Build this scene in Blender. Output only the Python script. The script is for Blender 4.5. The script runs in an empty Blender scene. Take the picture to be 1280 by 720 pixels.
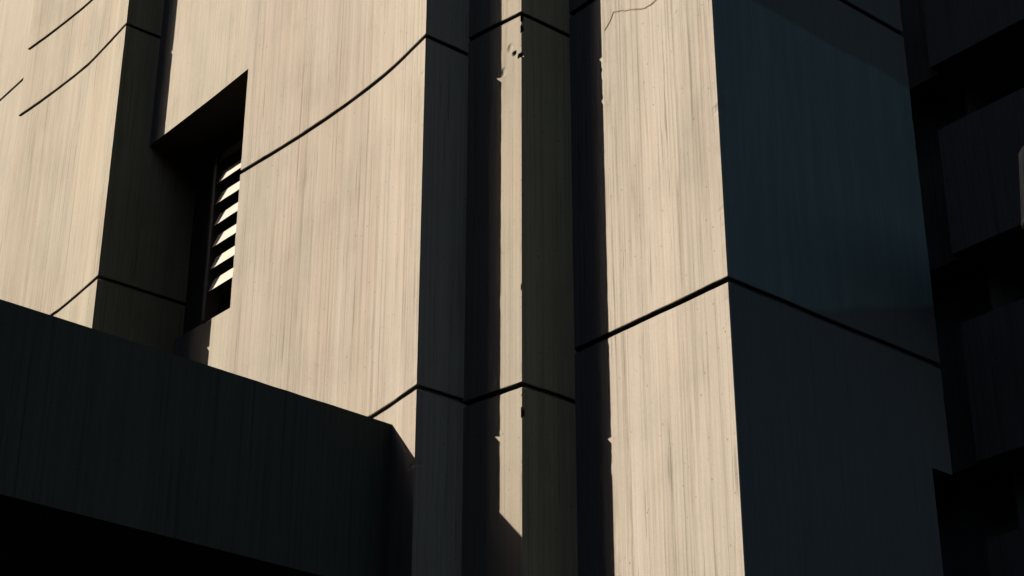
import bpy, bmesh, math, random
from mathutils import Vector, noise

random.seed(7)
sc = bpy.context.scene
col = sc.collection
rad = math.radians

# ------------------------------------------------------------------ materials
def new_mat(name):
    m = bpy.data.materials.new(name)
    m.use_nodes = True
    nt = m.node_tree
    for n in list(nt.nodes):
        nt.nodes.remove(n)
    out = nt.nodes.new('ShaderNodeOutputMaterial')
    b = nt.nodes.new('ShaderNodeBsdfPrincipled')
    nt.links.new(b.outputs[0], out.inputs[0])
    return m, nt, b

def N(nt, t, **kw):
    n = nt.nodes.new(t)
    for k, v in kw.items():
        setattr(n, k, v)
    return n

def noise_node(nt, vec, scale, detail=4, rough=.55, dist=0.0):
    n = N(nt, 'ShaderNodeTexNoise')
    n.inputs['Scale'].default_value = scale
    n.inputs['Detail'].default_value = detail
    n.inputs['Roughness'].default_value = rough
    n.inputs['Distortion'].default_value = dist
    nt.links.new(vec, n.inputs['Vector'])
    return n.outputs['Fac']

def mapping(nt, vec, scale, loc=(0, 0, 0)):
    n = N(nt, 'ShaderNodeMapping')
    n.inputs['Scale'].default_value = scale
    n.inputs['Location'].default_value = loc
    nt.links.new(vec, n.inputs['Vector'])
    return n.outputs[0]

def ramp(nt, fac, stops):
    n = N(nt, 'ShaderNodeValToRGB')
    el = n.color_ramp.elements
    while len(el) < len(stops):
        el.new(.5)
    for e, (p, c) in zip(el, stops):
        e.position = p
        e.color = (c, c, c, 1) if isinstance(c, (int, float)) else (*c, 1)
    nt.links.new(fac, n.inputs[0])
    return n.outputs[0]

def mixc(nt, mode, fac, a, b):
    n = N(nt, 'ShaderNodeMix', data_type='RGBA', blend_type=mode)
    for sock, v in ((n.inputs[0], fac), (n.inputs[6], a), (n.inputs[7], b)):
        if isinstance(v, (int, float)):
            sock.default_value = v
        elif isinstance(v, tuple):
            sock.default_value = (*v, 1)
        else:
            nt.links.new(v, sock)
    return n.outputs[2]

def math_node(nt, op, a, b):
    n = N(nt, 'ShaderNodeMath', operation=op)
    for s, v in zip(n.inputs, (a, b)):
        if isinstance(v, (int, float)):
            s.default_value = v
        else:
            nt.links.new(v, s)
    return n.outputs[0]

def concrete(name, base, seed=0.0, streak=1.0, pink=.35, bump=1.0, damp=0.0):
    """board marked, rain streaked concrete; every streak runs down the wall"""
    m, nt, b = new_mat(name)
    tc = N(nt, 'ShaderNodeTexCoord').outputs['Object']
    off = (seed * 3.1, seed * 1.7, seed)
    fine = noise_node(nt, mapping(nt, tc, (1, 1, .005), off), 36, 4, .68)      # board grain
    thin = noise_node(nt, mapping(nt, tc, (1, 1, .022), off), 24, 5, .62, .03)    # thin stains
    wide = noise_node(nt, mapping(nt, tc, (1, 1, .10), off), 2.6, 3, .5)     # broad streaks
    blot = noise_node(nt, mapping(nt, tc, (1, 1, .6), off), 1.6, 7, .65)      # blotches
    breakup = noise_node(nt, mapping(nt, tc, (1, 1, .3), off), 2.2, 3, .5)
    grit = noise_node(nt, tc, 60, 4, .7)
    pores = N(nt, 'ShaderNodeTexVoronoi')
    pores.inputs['Scale'].default_value = 17
    nt.links.new(mapping(nt, tc, (1, 1, .55)), pores.inputs['Vector'])
    pore_size = noise_node(nt, tc, 7, 2, .5)
    hue = noise_node(nt, mapping(nt, tc, (1, 1, .2), off), 2.1, 3, .5)
    c0 = mixc(nt, 'MIX', ramp(nt, hue, [(.40, 0.0), (.62, pink)]), base,
              (base[0] * 1.05, base[1] * .945, base[2] * .90))
    c1 = mixc(nt, 'MULTIPLY', .65 * streak, c0, ramp(nt, wide, [(.30, .80), (.5, .97), (.72, 1.06)]))
    c2 = mixc(nt, 'MULTIPLY', .8 * streak, c1, ramp(nt, fine, [(.30, .66), (.43, .93), (.56, 1.04), (.72, 1.16)]))
    # thin brown-black run marks, only in places
    mark = ramp(nt, thin, [(.35, 1.0), (.40, 0.0)])
    where = ramp(nt, breakup, [(.38, 0.0), (.60, 1.0)])
    mfac = math_node(nt, 'MULTIPLY', math_node(nt, 'MULTIPLY', mark, where), 0.62 * streak)
    c3 = mixc(nt, 'MIX', mfac, c2, (base[0] * .36, base[1] * .33, base[2] * .28))
    # crisp board edges and fine runs: hairlines down the wall, broken up along their length
    seams = None
    for k, (sc_, zz, wdt, amt) in enumerate(((5.5, .008, .016, .7), (12, .010, .022, .6), (3.1, .006, .007, .9))):
        nn = noise_node(nt, mapping(nt, tc, (1, 1, zz), (off[0] + 4 * k, off[1], off[2])), sc_, 1, .5)
        ab = math_node(nt, 'ABSOLUTE', math_node(nt, 'SUBTRACT', nn, .5), 0)
        ln = ramp(nt, ab, [(0.0, 1.0), (wdt, 0.0)])
        gate = ramp(nt, noise_node(nt, mapping(nt, tc, (1, 1, .18), (k * 9.0, 0, off[2])), 4.5, 4, .65), [(.40, 0.0), (.60, 1.0)])
        ln = math_node(nt, 'MULTIPLY', math_node(nt, 'MULTIPLY', ln, gate), amt)
        seams = ln if seams is None else math_node(nt, 'MAXIMUM', seams, ln)
    c3 = mixc(nt, 'MIX', math_node(nt, 'MULTIPLY', seams, .62 * streak), c3, (base[0] * .42, base[1] * .37, base[2] * .31))
    c4 = mixc(nt, 'MULTIPLY', .8, c3, ramp(nt, blot, [(.30, .84), (.5, 1.0), (.7, 1.06)]))
    c5 = mixc(nt, 'MULTIPLY', .55, c4, ramp(nt, grit, [(.3, .86), (.6, 1.04)]))
    hole = math_node(nt, 'MULTIPLY', ramp(nt, pores.outputs['Distance'], [(.06, 1.0), (.13, 0.0)]),
                     ramp(nt, pore_size, [(.47, 0.0), (.58, .8)]))
    c6 = mixc(nt, 'MIX', hole, c5, (base[0] * .35, base[1] * .33, base[2] * .3))
    if damp:
        dn = noise_node(nt, mapping(nt, tc, (1, 1, .25), off), .55, 4, .5)
        c6 = mixc(nt, 'MULTIPLY', damp, c6, ramp(nt, dn, [(.42, .45), (.50, 1.0)]))
    nt.links.new(c6, b.inputs['Base Color'])
    b.inputs['Roughness'].default_value = .88
    b.inputs['Specular IOR Level'].default_value = .25
    h = math_node(nt, 'ADD', math_node(nt, 'MULTIPLY', fine, .8),
                  math_node(nt, 'ADD', math_node(nt, 'MULTIPLY', thin, .5),
                            math_node(nt, 'MULTIPLY', grit, .12)))
    h = math_node(nt, 'SUBTRACT', h, math_node(nt, 'MULTIPLY', hole, .6))
    h = math_node(nt, 'SUBTRACT', h, math_node(nt, 'MULTIPLY', seams, .7))
    bp = N(nt, 'ShaderNodeBump')
    bp.inputs['Strength'].default_value = .55 * bump
    bp.inputs['Distance'].default_value = .006
    nt.links.new(h, bp.inputs['Height'])
    nt.links.new(bp.outputs[0], b.inputs['Normal'])
    return m

def plain(name, c, rough=.6, metal=0.0, var=.15, scale=8):
    m, nt, b = new_mat(name)
    tc = N(nt, 'ShaderNodeTexCoord').outputs['Object']
    f = noise_node(nt, tc, scale, 5, .6)
    nt.links.new(mixc(nt, 'MULTIPLY', 1.0, c, ramp(nt, f, [(.3, 1 - var), (.7, 1 + var)])), b.inputs['Base Color'])
    b.inputs['Roughness'].default_value = rough
    b.inputs['Metallic'].default_value = metal
    return m

BASE = (.213, .194, .166)
M_conc = concrete('board_marked_concrete', BASE, 0)
M_wing = concrete('wing_concrete', (.208, .191, .157), 5.3, .9, .35)
M_back = concrete('back_wall_concrete', (.213, .197, .165), 9.1, .7, .3)
M_pier = concrete('pier_concrete', (.213, .195, .162), 12.7, .7, .5)
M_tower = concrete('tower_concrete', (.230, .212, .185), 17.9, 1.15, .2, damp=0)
M_shade_olive = concrete('olive_shade_return', (.45, .37, .20), 41.0, .9, .2)  # warm light on the shaded returns, painted in as olive colour
M_shade_warm = concrete('warm_shade_return', (.33, .285, .205), 47.0, .9, .1)  # shade tone of the curved bay's return, painted in
# right face: dim reflected light painted as a patch, darker shade painted round it
def paint_dark_face(m):
    nt = m.node_tree
    b = nt.nodes['Principled BSDF']
    old = b.inputs['Base Color'].links[0].from_socket
    tc = N(nt, 'ShaderNodeTexCoord').outputs['Object']
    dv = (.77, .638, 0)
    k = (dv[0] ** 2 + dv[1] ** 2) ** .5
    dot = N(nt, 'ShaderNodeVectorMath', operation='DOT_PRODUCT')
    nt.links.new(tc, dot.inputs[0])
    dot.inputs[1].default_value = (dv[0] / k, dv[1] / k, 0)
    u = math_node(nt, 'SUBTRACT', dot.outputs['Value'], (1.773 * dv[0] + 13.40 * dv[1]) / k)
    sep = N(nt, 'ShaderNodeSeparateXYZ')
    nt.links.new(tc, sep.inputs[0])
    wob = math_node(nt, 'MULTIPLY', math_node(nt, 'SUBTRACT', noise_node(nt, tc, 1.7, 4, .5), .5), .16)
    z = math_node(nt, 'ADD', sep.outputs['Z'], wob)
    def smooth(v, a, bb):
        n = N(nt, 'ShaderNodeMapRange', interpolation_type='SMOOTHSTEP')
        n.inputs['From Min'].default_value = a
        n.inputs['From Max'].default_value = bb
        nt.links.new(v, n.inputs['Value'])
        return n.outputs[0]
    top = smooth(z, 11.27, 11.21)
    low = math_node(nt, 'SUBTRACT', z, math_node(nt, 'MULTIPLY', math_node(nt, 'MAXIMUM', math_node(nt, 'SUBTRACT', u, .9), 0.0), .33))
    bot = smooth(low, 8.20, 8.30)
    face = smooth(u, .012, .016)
    coat = math_node(nt, 'MULTIPLY', math_node(nt, 'MULTIPLY', top, bot), face)  # mask of the painted reflected-light patch
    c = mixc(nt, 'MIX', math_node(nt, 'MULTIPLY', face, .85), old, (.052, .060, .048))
    light_patch_c = mixc(nt, 'MULTIPLY', 1.0, (.105, .148, .122), ramp(nt, noise_node(nt, mapping(nt, tc, (1, 1, .06)), 9, 6, .7), [(.3, .80), (.7, 1.14)]))
    c = mixc(nt, 'MIX', math_node(nt, 'MULTIPLY', coat, .8), c, light_patch_c)
    nt.links.new(c, b.inputs['Base Color'])
paint_dark_face(M_tower)
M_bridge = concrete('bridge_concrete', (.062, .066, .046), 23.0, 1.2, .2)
M_far = concrete('grey_concrete', (.13, .13, .12), 31.0, 1.0, .1)
M_paint = plain('white_painted_metal', (.32, .31, .285), .8, 0, .08, 5)
M_paint.node_tree.nodes['Principled BSDF'].inputs['Specular IOR Level'].default_value = .1
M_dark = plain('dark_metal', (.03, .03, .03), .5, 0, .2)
M_pale = plain('pale_render', (.42, .41, .38), .8, 0, .08, 5)
M_crack = plain('crack_fill', (.13, .095, .065), .9, 0, .4, 30)
M_glass = plain('dark_window_glass', (.012, .014, .016), .12, 0, .1)
M_asph = plain('asphalt', (.045, .045, .047), .9, 0, .3, 3)
M_pave = plain('paving', (.11, .105, .10), .9, 0, .2, 2)

# ------------------------------------------------------------------ mesh helpers
def link(name, me, mat, parent=None):
    o = bpy.data.objects.new(name, me)
    me.materials.append(mat)
    col.objects.link(o)
    o.parent = parent
    return o

def empty(name, label, cat, loc=(0, 0, 0), group=None):
    o = bpy.data.objects.new(name, None)
    o.location = loc
    col.objects.link(o)
    o['label'] = label
    o['category'] = cat
    if group:
        o['group'] = group
    return o

def inset_ring(pts, d):
    """offset a closed counter-clockwise outline inwards by d"""
    n = len(pts)
    out = []
    for i in range(n):
        p, q, r = Vector(pts[i - 1]), Vector(pts[i]), Vector(pts[(i + 1) % n])
        a, b = (q - p).normalized(), (r - q).normalized()
        na, nb = Vector((-a.y, a.x)), Vector((-b.y, b.x))
        k = na + nb
        k = k / max(.3, k.length_squared / 2) if k.length > 1e-6 else na
        out.append(q + k * d)
    return out

def area(p):
    return sum(p[i - 1][0] * p[i][1] - p[i][0] * p[i - 1][1] for i in range(len(p))) / 2

def shaft(name, outline, z0, z1, joints, mat, parent, fine=(), arris=(), chips=(), seed=0, side=None,
          gh=.021, gd=.045, step=.5, zfine=None, wob=.0055, dimples=()):
    """a cast concrete shaft: closed outline, horizontal open joints, worn arrises.
    fine: outline edges (by index) cut finely; arris: outline points that are worn
    chips: (arris point index, z, height, depth); dimples: (x, y, z, rx, rz, depth)"""
    if area(outline) < 0:
        raise ValueError('outline must be counter-clockwise: ' + name)
    pts, tag, edge_of = [], [], []
    n = len(outline)
    for i in range(n):
        a, b = Vector(outline[i]), Vector(outline[(i + 1) % n])
        L = (b - a).length
        s = fine.get(i, step) if isinstance(fine, dict) else (.12 if i in fine else step)
        k = max(1, int(round(L / s)))
        for j in range(k):
            pts.append(tuple(a.lerp(b, j / k)))
            tag.append(i if (j == 0 and i in arris) else None)
            edge_of.append(i)
    rings = []                                        # (z, inset, wobble)
    zs = set()
    z = z0
    zf = zfine or (z0, z0, 1)
    while z < z1 - 1e-6:
        zs.add(round(z, 4))
        z += zf[2] if zf[0] <= z < zf[1] else .6
    zs = sorted(zs) + [z1]
    for z in zs:
        if all(abs(z - j) > gh + .012 for j in joints):
            rings.append((z, 0, 0))
    for j in joints:
        if z0 < j < z1:
            rings += [(j - gh - .008, 0, 1), (j - gh, .008, 1), (j - gh + .001, gd, 1), (j + gh - .001, gd, 1),
                      (j + gh, .006, 1), (j + gh + .006, 0, 1)]
    rings.sort(key=lambda r: r[0])
    cache = {}
    vs, fs = [], []
    for (z, ins, w) in rings:
        if ins not in cache:
            cache[ins] = inset_ring(pts, ins) if ins else [Vector(p) for p in pts]
        base = cache[ins]
        inner = cache.setdefault('in', inset_ring(pts, .01))
        for i, p in enumerate(base):
            d = (inner[i] - Vector(pts[i])) * 100        # unit inward
            q = p.copy()
            zz = z
            if w:
                zz += wob * noise.noise(Vector((p.x * 2.3, p.y * 2.3, seed + z * 17)))
                zz += wob * .6 * noise.noise(Vector((p.x * 9, p.y * 9, seed + z * 31)))
            if tag[i] is not None and not ins:
                e = max(0, noise.noise(Vector((seed, tag[i], z * 5)))) * .005
                e += max(0, noise.noise(Vector((seed + 5, tag[i], z * 31))) - .35) * .012
                for (ci, cz, chh, cd) in chips:
                    if ci == tag[i]:
                        e += cd * max(0, 1 - abs(z - cz) / chh)
                q += d * e
            for (dx, dy, dz, rx, rz, dd) in dimples:
                r = ((p.x - dx) ** 2 + (p.y - dy) ** 2) / rx ** 2 + (z - dz) ** 2 / rz ** 2
                if r < 1:
                    q += d * dd * (1 - r ** 2)
            vs.append((q.x, q.y, zz))
    m = len(pts)
    for r in range(len(rings) - 1):
        for i in range(m):
            j = (i + 1) % m
            fs.append((r * m + i, r * m + j, (r + 1) * m + j, (r + 1) * m + i))
    fs.append(tuple(reversed(range(m))))
    fs.append(tuple(range((len(rings) - 1) * m, len(rings) * m)))
    me = bpy.data.meshes.new(name)
    me.from_pydata(vs, [], fs)
    me.update()
    o = link(name, me, mat, parent)
    if side:                                             # (outline edge index, material): the return with its shade tone painted in
        me.materials.append(side[1])
        for f in me.polygons:
            if f.index < (len(rings) - 1) * m and edge_of[f.index % m] == side[0]:
                f.material_index = 1
    return o

def slab(name, outline, z0, z1, mat, parent=None, bevel=.008):
    """one plain cast piece with softened edges"""
    bm = bmesh.new()
    lo = [bm.verts.new((x, y, z0)) for x, y in outline]
    hi = [bm.verts.new((x, y, z1)) for x, y in outline]
    k = len(outline)
    for i in range(k):
        bm.faces.new((lo[i], lo[(i + 1) % k], hi[(i + 1) % k], hi[i]))
    bm.faces.new(lo[::-1])
    bm.faces.new(hi)
    bmesh.ops.recalc_face_normals(bm, faces=bm.faces)
    if bevel:
        bmesh.ops.bevel(bm, geom=list(bm.edges), offset=bevel, segments=2, affect='EDGES')
    me = bpy.data.meshes.new(name)
    bm.to_mesh(me)
    bm.free()
    return link(name, me, mat, parent)

def V2(p): return Vector(p)
D = Vector((.77, .638)).normalized()          # run of the shaded faces
W = Vector((-.64, .77)).normalized()          # run of the sunlit faces

def along(p, d, t):
    q = Vector(p) + Vector(d) * t
    return (q.x, q.y)

TOP = 22.0

# ------------------------------------------------------------------ main building
bld = empty('concrete_building', 'tall pale concrete building of board marked bays, curved walls and recesses, behind the footbridge',
            'building', (-3, 18, 0))
bld_parts = []
def P(o, label=None):
    o.location = -Vector(bld.location)
    if label:
        o['label'] = label
    return o

# big curved bay A
def smooth_poly(p, it=1):
    for _ in range(it):
        q = [p[0]]
        for a, b in zip(p, p[1:]):
            q += [Vector(a).lerp(Vector(b), .25), Vector(a).lerp(Vector(b), .75)]
        q.append(p[-1])
        p = [tuple(v) for v in q]
    return p
a_curve = smooth_poly([(-2.96, 17.25), (-2.37, 16.63), (-1.81, 16.00), (-1.33, 15.39), (-1.12, 15.08), (-.83, 14.60)], 1)
ka = len(a_curve) - 1
a_out = a_curve + [along((-.83, 14.6), D, 1.6), (-1.2, 18.75), (-1.75, 18.35)]
P(shaft('curved_wall', a_out, 0, TOP, (4.15, 7.80, 11.45, 15.10, 18.75), M_conc, bld, fine=set(range(ka + 1)), arris={ka, 0}, side=(ka, M_shade_warm),
        chips=[(ka, 7.1, .04, .015)], seed=1, zfine=(6, 15, .035)),
  'broad curved sunlit wall bay')

# slim pier S with its sunlit edge
Ic = Vector((-.43, 14.935))
S = (.086, 14.47)
Sd = (Ic - Vector(S)).normalized()
s_out = [along(S, Sd, 1.1), S, along(S, D, 1.5), along(along(S, D, 1.5), Sd, 1.1)]
P(shaft('pier', s_out, 0, TOP, (3.9, 7.765, 11.62, 15.4, 19), M_pier, bld, fine={0: .012, 1: .03}, arris={1}, side=(1, M_shade_olive),
        chips=[(1, 11.56, .045, .08), (1, 11.44, .04, .08), (1, 7.50, .045, .08), (1, 8.7, .04, .012)], seed=2,
        zfine=(6, 12.5, .018), dimples=[(.02, 14.53, 11.20, .022, .022, .035), (.075, 14.48, 11.145, .05, .012, .05),
                                        (-.08, 14.62, 11.05, .03, .05, .012), (-.02, 14.565, 11.28, .03, .05, .01)]),
  'slim pier with a chipped arris')

# wing L (left)
L = (-4.99, 19.62)
l_curve = smooth_poly([(-6.95, 21.92), (-6.4, 21.37), (-5.76, 20.68), (-5.45, 20.27), L], 1)
kl = len(l_curve) - 1
l_out = l_curve + [along(L, D, 2.3), (-4.6, 23.2), (-6.3, 22.45)]
P(shaft('wing_wall', l_out, 0, TOP, (7.7, 11.36, 15.01, 16.12, 19.8), M_wing, bld, fine=set(range(kl + 1)), arris={kl, 0}, seed=3, side=(kl, M_shade_olive),
        zfine=(9, 17, .05)), 'left wing with a gently bent sunlit face')
k_out = [(-6.7, 22.08), (-5.8, 23.0), (-8.6, 26.4), (-9.5, 25.45)]
P(shaft('rear_wall', k_out, 0, TOP, (12.4, 16.12, 19.8), M_back, bld, fine={3: .2}, seed=4, zfine=(9, 17, .2)))

# upper infill M over the opening, recessed wall N under it
m0 = (-4.60, 19.95)
Wd = Vector((.66, -.75)).normalized()
m_end = (-2.46, 17.36)
m_out = [along(m0, Wd, -.2), (-4.30, 19.58), (-3.98, 19.20), (-3.62, 18.77), (-3.2, 18.25), m_end, along(m_end, D, 1.3), along(along(m0, Wd, -.2), D, 1.3)]
P(shaft('upper_wall', m_out, 13.37, TOP, (18.6,), M_back, bld, fine={0: .2, 1: .2, 2: .2, 3: .2}, seed=5, zfine=(13.4, 16, .2)),
  'sunlit wall overhanging the louvred opening')
n0 = (-4.145, 20.326)
n_out = [along(n0, Wd, -.3), along(n0, Wd, 3.3), along(along(n0, Wd, 3.3), D, .3), along(along(n0, Wd, -.3), D, .3)]
P(shaft('sill_wall', n_out, 0, 10.84, (7.7,), M_back, bld, fine={0: .2}, seed=6, zfine=(9.5, 10.8, .2)))
# dark plant room behind the opening
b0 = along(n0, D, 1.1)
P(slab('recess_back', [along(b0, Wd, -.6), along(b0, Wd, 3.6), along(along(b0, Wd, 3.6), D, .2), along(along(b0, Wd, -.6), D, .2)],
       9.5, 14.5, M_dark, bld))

# louvre: frame with angled blades
lv = P(slab('louvre_frame', [along(along(n0, Wd, .02), D, .12), along(along(n0, Wd, 3.0), D, .12), along(along(n0, Wd, 3.0), D, .18),
                             along(along(n0, Wd, .02), D, .18)], 11.26, 11.32, M_dark, bld, .004))
def lbox(name, t0, t1, d0, d1, z0, z1):
    a, b = along(along(n0, Wd, t0), D, d0), along(along(n0, Wd, t1), D, d0)
    return P(slab(name, [a, b, along(b, D, d1 - d0), along(a, D, d1 - d0)], z0, z1, M_dark, bld, .004))
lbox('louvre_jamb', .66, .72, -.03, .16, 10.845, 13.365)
lbox('shade_panel', .02, .655, .10, .14, 10.845, 13.365)  # dark sheet added where the louvre lies in shadow
def blade(z):
    c = (0, 0)
    nb = along(n0, D, .05)
    o0, o1 = Vector(along(nb, Wd, .74)), Vector(along(nb, Wd, 3.0))
    out = -D
    prof = [(.0, .0), (.062, -.180), (.066, -.178), (.070, -.190), (.056, -.190), (-.010, -.004)]
    bm = bmesh.new()
    rows = []
    K = 24
    for k in range(K + 1):
        p = o0.lerp(o1, k / K)
        sag = .006 * noise.noise(Vector((k * .35, z * 3, 2)))
        rows.append([bm.verts.new((p.x + out.x * a, p.y + out.y * a, z + h + sag)) for a, h in prof])
    for r0, r1 in zip(rows, rows[1:]):
        for i in range(len(prof)):
            j = (i + 1) % len(prof)
            bm.faces.new((r0[i], r0[j], r1[j], r1[i]))
    bm.faces.new(rows[0][::-1])
    bm.faces.new(rows[-1])
    bmesh.ops.recalc_face_normals(bm, faces=bm.faces)
    me = bpy.data.meshes.new('louvre_blade')
    bm.to_mesh(me)
    bm.free()
    return me
for i in range(7):
    z = 12.915 - (5 - i) * .30
    o = link('louvre_blade', blade(z), M_paint, lv)

# ------------------------------------------------------------------ right tower R
R = (1.773, 13.40)
tw = empty('concrete_tower', 'square concrete tower with a sunlit streaked left face and wide dark right face', 'tower', (R[0], R[1], 0))
Re = (3.90, 15.185)
r_out = [along(R, W, 1.9), R, Re, along(Re, W, 1.9)]
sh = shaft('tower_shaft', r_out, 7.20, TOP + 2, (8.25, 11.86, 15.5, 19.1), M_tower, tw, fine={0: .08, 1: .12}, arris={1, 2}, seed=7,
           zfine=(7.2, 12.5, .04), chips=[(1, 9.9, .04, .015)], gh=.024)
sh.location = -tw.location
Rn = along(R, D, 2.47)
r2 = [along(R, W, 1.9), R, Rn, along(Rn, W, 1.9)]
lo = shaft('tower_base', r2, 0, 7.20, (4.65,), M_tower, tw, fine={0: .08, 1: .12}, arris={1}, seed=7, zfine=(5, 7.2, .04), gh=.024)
lo.location = -tw.location

def ribbon(name, pts3, w, mat, parent, nrm):
    """a thin raised line of crack filler following a wall"""
    bm = bmesh.new()
    prev = None
    dens = []
    for a, b in zip(pts3, pts3[1:]):
        a, b = Vector(a), Vector(b)
        k = max(2, int((b - a).length / .03))
        dens += [a.lerp(b, i / k) for i in range(k)]
    dens.append(Vector(pts3[-1]))
    n3 = Vector(nrm)
    for i, p in enumerate(dens):
        t = (dens[min(i + 1, len(dens) - 1)] - dens[max(i - 1, 0)]).normalized()
        s = t.cross(n3).normalized()
        j = .010 * noise.noise(Vector((i * .45, 3, 1))) + .006 * noise.noise(Vector((i * 1.9, 7, 1)))
        ww = w * (.45 + .9 * abs(noise.noise(Vector((i * .6, 9, 4)))))
        c = p + s * j
        q = [bm.verts.new(c - s * ww + n3 * .001), bm.verts.new(c - s * ww * .5 + n3 * .0035),
             bm.verts.new(c + s * ww * .5 + n3 * .0035), bm.verts.new(c + s * ww + n3 * .001)]
        if prev:
            for u in range(3):
                bm.faces.new((prev[u], prev[u + 1], q[u + 1], q[u]))
        prev = q
    bmesh.ops.recalc_face_normals(bm, faces=bm.faces)
    me = bpy.data.meshes.new(name)
    bm.to_mesh(me)
    bm.free()
    return link(name, me, mat, parent)
nl = Vector((-W.y, W.x, 0))
nl = Vector((-.77, -.64, 0))
def onR(t, z):
    q = along(R, W, t)
    return (q[0] + nl.x * .002, q[1] + nl.y * .002, z)
cr = ribbon('crack', [onR(1.40, 11.42), onR(1.31, 11.50), onR(1.27, 11.57), onR(.84, 11.38), onR(.70, 11.39), onR(.60, 11.42)], .013, M_crack, tw, nl)
cr.location = -tw.location

# ------------------------------------------------------------------ footbridge
bp0 = Vector((-1.059, 14.972))
br = empty('footbridge', 'low dark concrete footbridge crossing to the curved wall at lower left', 'footbridge', (-6, 11, 6))
e0 = along(bp0, D, -12)
e1 = along(bp0, D, .10)
Wn = Vector((-D.y, D.x))
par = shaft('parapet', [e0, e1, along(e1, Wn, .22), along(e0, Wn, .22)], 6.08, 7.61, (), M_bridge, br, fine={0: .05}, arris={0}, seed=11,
            zfine=(6.1, 7.6, .15))
for v in par.data.vertices:                      # the bridge falls 2 percent towards the wall
    v.co.z += .02 * (-(Vector((v.co.x, v.co.y)) - bp0).dot(D)) - .014
    if v.co.z > 7.4:
        v.co.z -= .010 * abs(noise.noise(Vector((v.co.x * 2.1, v.co.y * 2.1, 3)))) + .02 * max(0, noise.noise(Vector((v.co.x * 6, v.co.y * 6, 9))) - .35)
par.location = -br.location
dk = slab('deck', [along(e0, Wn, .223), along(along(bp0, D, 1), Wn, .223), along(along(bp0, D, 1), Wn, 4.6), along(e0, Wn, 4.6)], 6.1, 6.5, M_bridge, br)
for v in dk.data.vertices:
    v.co.z += .02 * (-(Vector((v.co.x, v.co.y)) - bp0).dot(D)) - .014
dk.location = -br.location

# ------------------------------------------------------------------ office block at the right edge
of = empty('office_block', 'dark shaded concrete block with horizontal bands of wall and window at the right edge', 'building', (8, 14, 0))
f0 = Vector((5.0, 16.08))
Fd = Vector((.64, -.77)).normalized()
Fn = Vector((.77, .64)).normalized()
def fbox(name, t0, t1, d0, d1, z0, z1, mat, parent=of, bevel=.01):
    a, b = Vector(along(f0, Fd, t0)), Vector(along(f0, Fd, t1))
    pl = [along(a, Fn, d0), along(b, Fn, d0), along(b, Fn, d1), along(a, Fn, d1)]
    o = slab(name, pl, z0, z1, mat, parent, bevel)
    o.location = -of.location
    return o
for k in range(-2, 6):
    z = 7.87 + k * 2.27
    fbox('spandrel', -.75, 1.3, 0, .3, z, z + 1.5, M_far)
    fbox('floor_slab', -4, 1.3, .303, 5, z + .1, z + .4, M_far)
fbox('window_glass', -4, 1.3, 1.5, 1.55, .3, 20, M_glass)
fbox('core_wall', -6, -.753, 0.6, 5, 0, 21, M_far)
fbox('roof', -4, 1.3, 0.0, 5, 21.01, 21.4, M_far)
for t in (.4,):
    fbox('mullion', t, t + .08, 1.40, 1.495, .3, 20, M_dark)
# projecting balcony whose end catches the sun
bal = slab('balcony', [(4.415, 13.60), (4.58, 13.60), (6.0, 15.05), (5.80, 15.20), (4.415, 13.74)], 8.90, 9.64, M_pale, of)
for v in bal.data.vertices:
    if v.co.x < 4.5:
        v.co.x -= (9.64 - v.co.z) * .085
bal.location = -of.location
bal['label'] = 'pale balcony end in sunlight'

# ------------------------------------------------------------------ added unseen blocks that cut sky light from the shaded faces
M_block = plain('sky_blocker_dark', (.035, .034, .033), .95, 0, .3, 4)  # dark finish for the added light blockers
M_block.node_tree.nodes['Principled BSDF'].inputs['Specular IOR Level'].default_value = .1
def sky_blocker(label, x0, x1, y0, y1, h):
    t = empty('sky_blocker', label, 'building', ((x0 + x1) / 2, (y0 + y1) / 2, 0))
    for n, e, z0, z1 in (('blocker_body', 0, 0, h), ('parapet', -.3, h + .003, h + 1)):
        o = slab(n, [(x0 - e * .1, y0 - e * .1), (x1 + e * .1, y0 - e * .1), (x1 + e * .1, y1 + e * .1), (x0 - e * .1, y1 + e * .1)], z0, z1, M_block, t, .02)
        o.location = -t.location
sky_blocker('added dark light blocker behind the viewer', -14, 10.5, -30, -17, 24)
sky_blocker('tall added dark light blocker on the footbridge side', -40, -15, -30, 5.0, 46)
sky_blocker('low added dark light blocker on the sunny side', -62, -46, 4, 25.8, 33)
sky_blocker('tall added dark light blocker further up on the left', -60, -40, 26.2, 70, 60)

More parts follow.
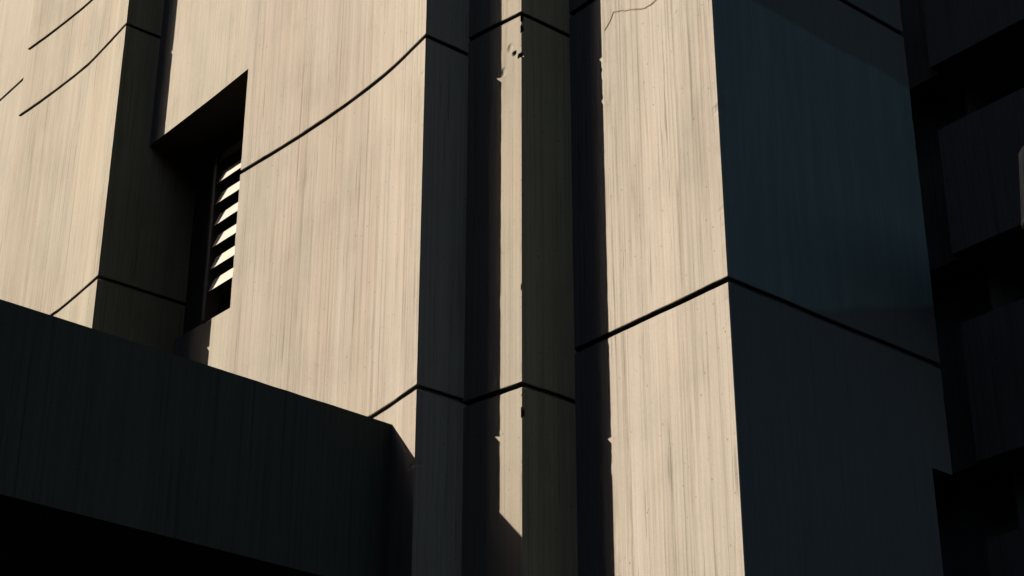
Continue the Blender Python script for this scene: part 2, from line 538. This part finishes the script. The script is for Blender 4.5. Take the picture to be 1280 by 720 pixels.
# ------------------------------------------------------------------ ground
def sheet(name, x0, x1, y0, y1, z, mat):
    me = bpy.data.meshes.new(name)
    me.from_pydata([(x0, y0, z), (x1, y0, z), (x1, y1, z), (x0, y1, z)], [], [(0, 1, 2, 3)])
    o = link(name, me, mat)
    o['kind'] = 'structure'
    return o
sheet('ground', -600, 600, -600, 600, 0, M_asph)
sheet('pavement', -14, 9, 6, 13, .12, M_pave)

# ------------------------------------------------------------------ light
SUN_AZ = 3.0      # travel direction, degrees from +X towards +Y
SUN_EL = 33.1
sl = bpy.data.lights.new('sun', 'SUN')
sl.energy = 5.0
sl.angle = rad(.5)
sl.color = (1.0, .875, .715)
so = bpy.data.objects.new('sun', sl)
col.objects.link(so)
d = Vector((math.cos(rad(SUN_AZ)) * math.cos(rad(SUN_EL)), math.sin(rad(SUN_AZ)) * math.cos(rad(SUN_EL)), -math.sin(rad(SUN_EL))))
so.rotation_euler = d.to_track_quat('-Z', 'Y').to_euler()
w = bpy.data.worlds.new('World')
sc.world = w
w.use_nodes = True
nt = w.node_tree
bg = nt.nodes['Background']
sky = nt.nodes.new('ShaderNodeTexSky')
sky.sky_type = 'NISHITA'
sky.sun_disc = False
sky.dust_density = 3.5
sky.ozone_density = 0.3
sky.air_density = .7
sky.sun_elevation = rad(SUN_EL)
sky.sun_rotation = math.atan2(-d.x, -d.y)     # clockwise from +Y towards +X
nt.links.new(sky.outputs[0], bg.inputs[0])
bg.inputs[1].default_value = .055

# ------------------------------------------------------------------ camera
F_PX, PITCH, ROLL = 2274.42, .455579, .0010125
cam = bpy.data.cameras.new('camera')
cam.sensor_width = 36
cam.lens = F_PX / 1280 * 36
cam.clip_end = 2000
co = bpy.data.objects.new('camera', cam)
col.objects.link(co)
co.location = (0, 0, 1.6)
from mathutils import Matrix
co.rotation_euler = (Matrix.Rotation(math.pi / 2 + PITCH, 3, 'X') @ Matrix.Rotation(ROLL, 3, 'Z')).to_euler()
sc.camera = co

sc.view_settings.view_transform = 'Standard'
sc.view_settings.look = 'None'
sc.view_settings.exposure = 1.30
sc.view_settings.gamma = 1
sc.view_settings.use_curve_mapping = False
sc.cycles.diffuse_bounces = 0
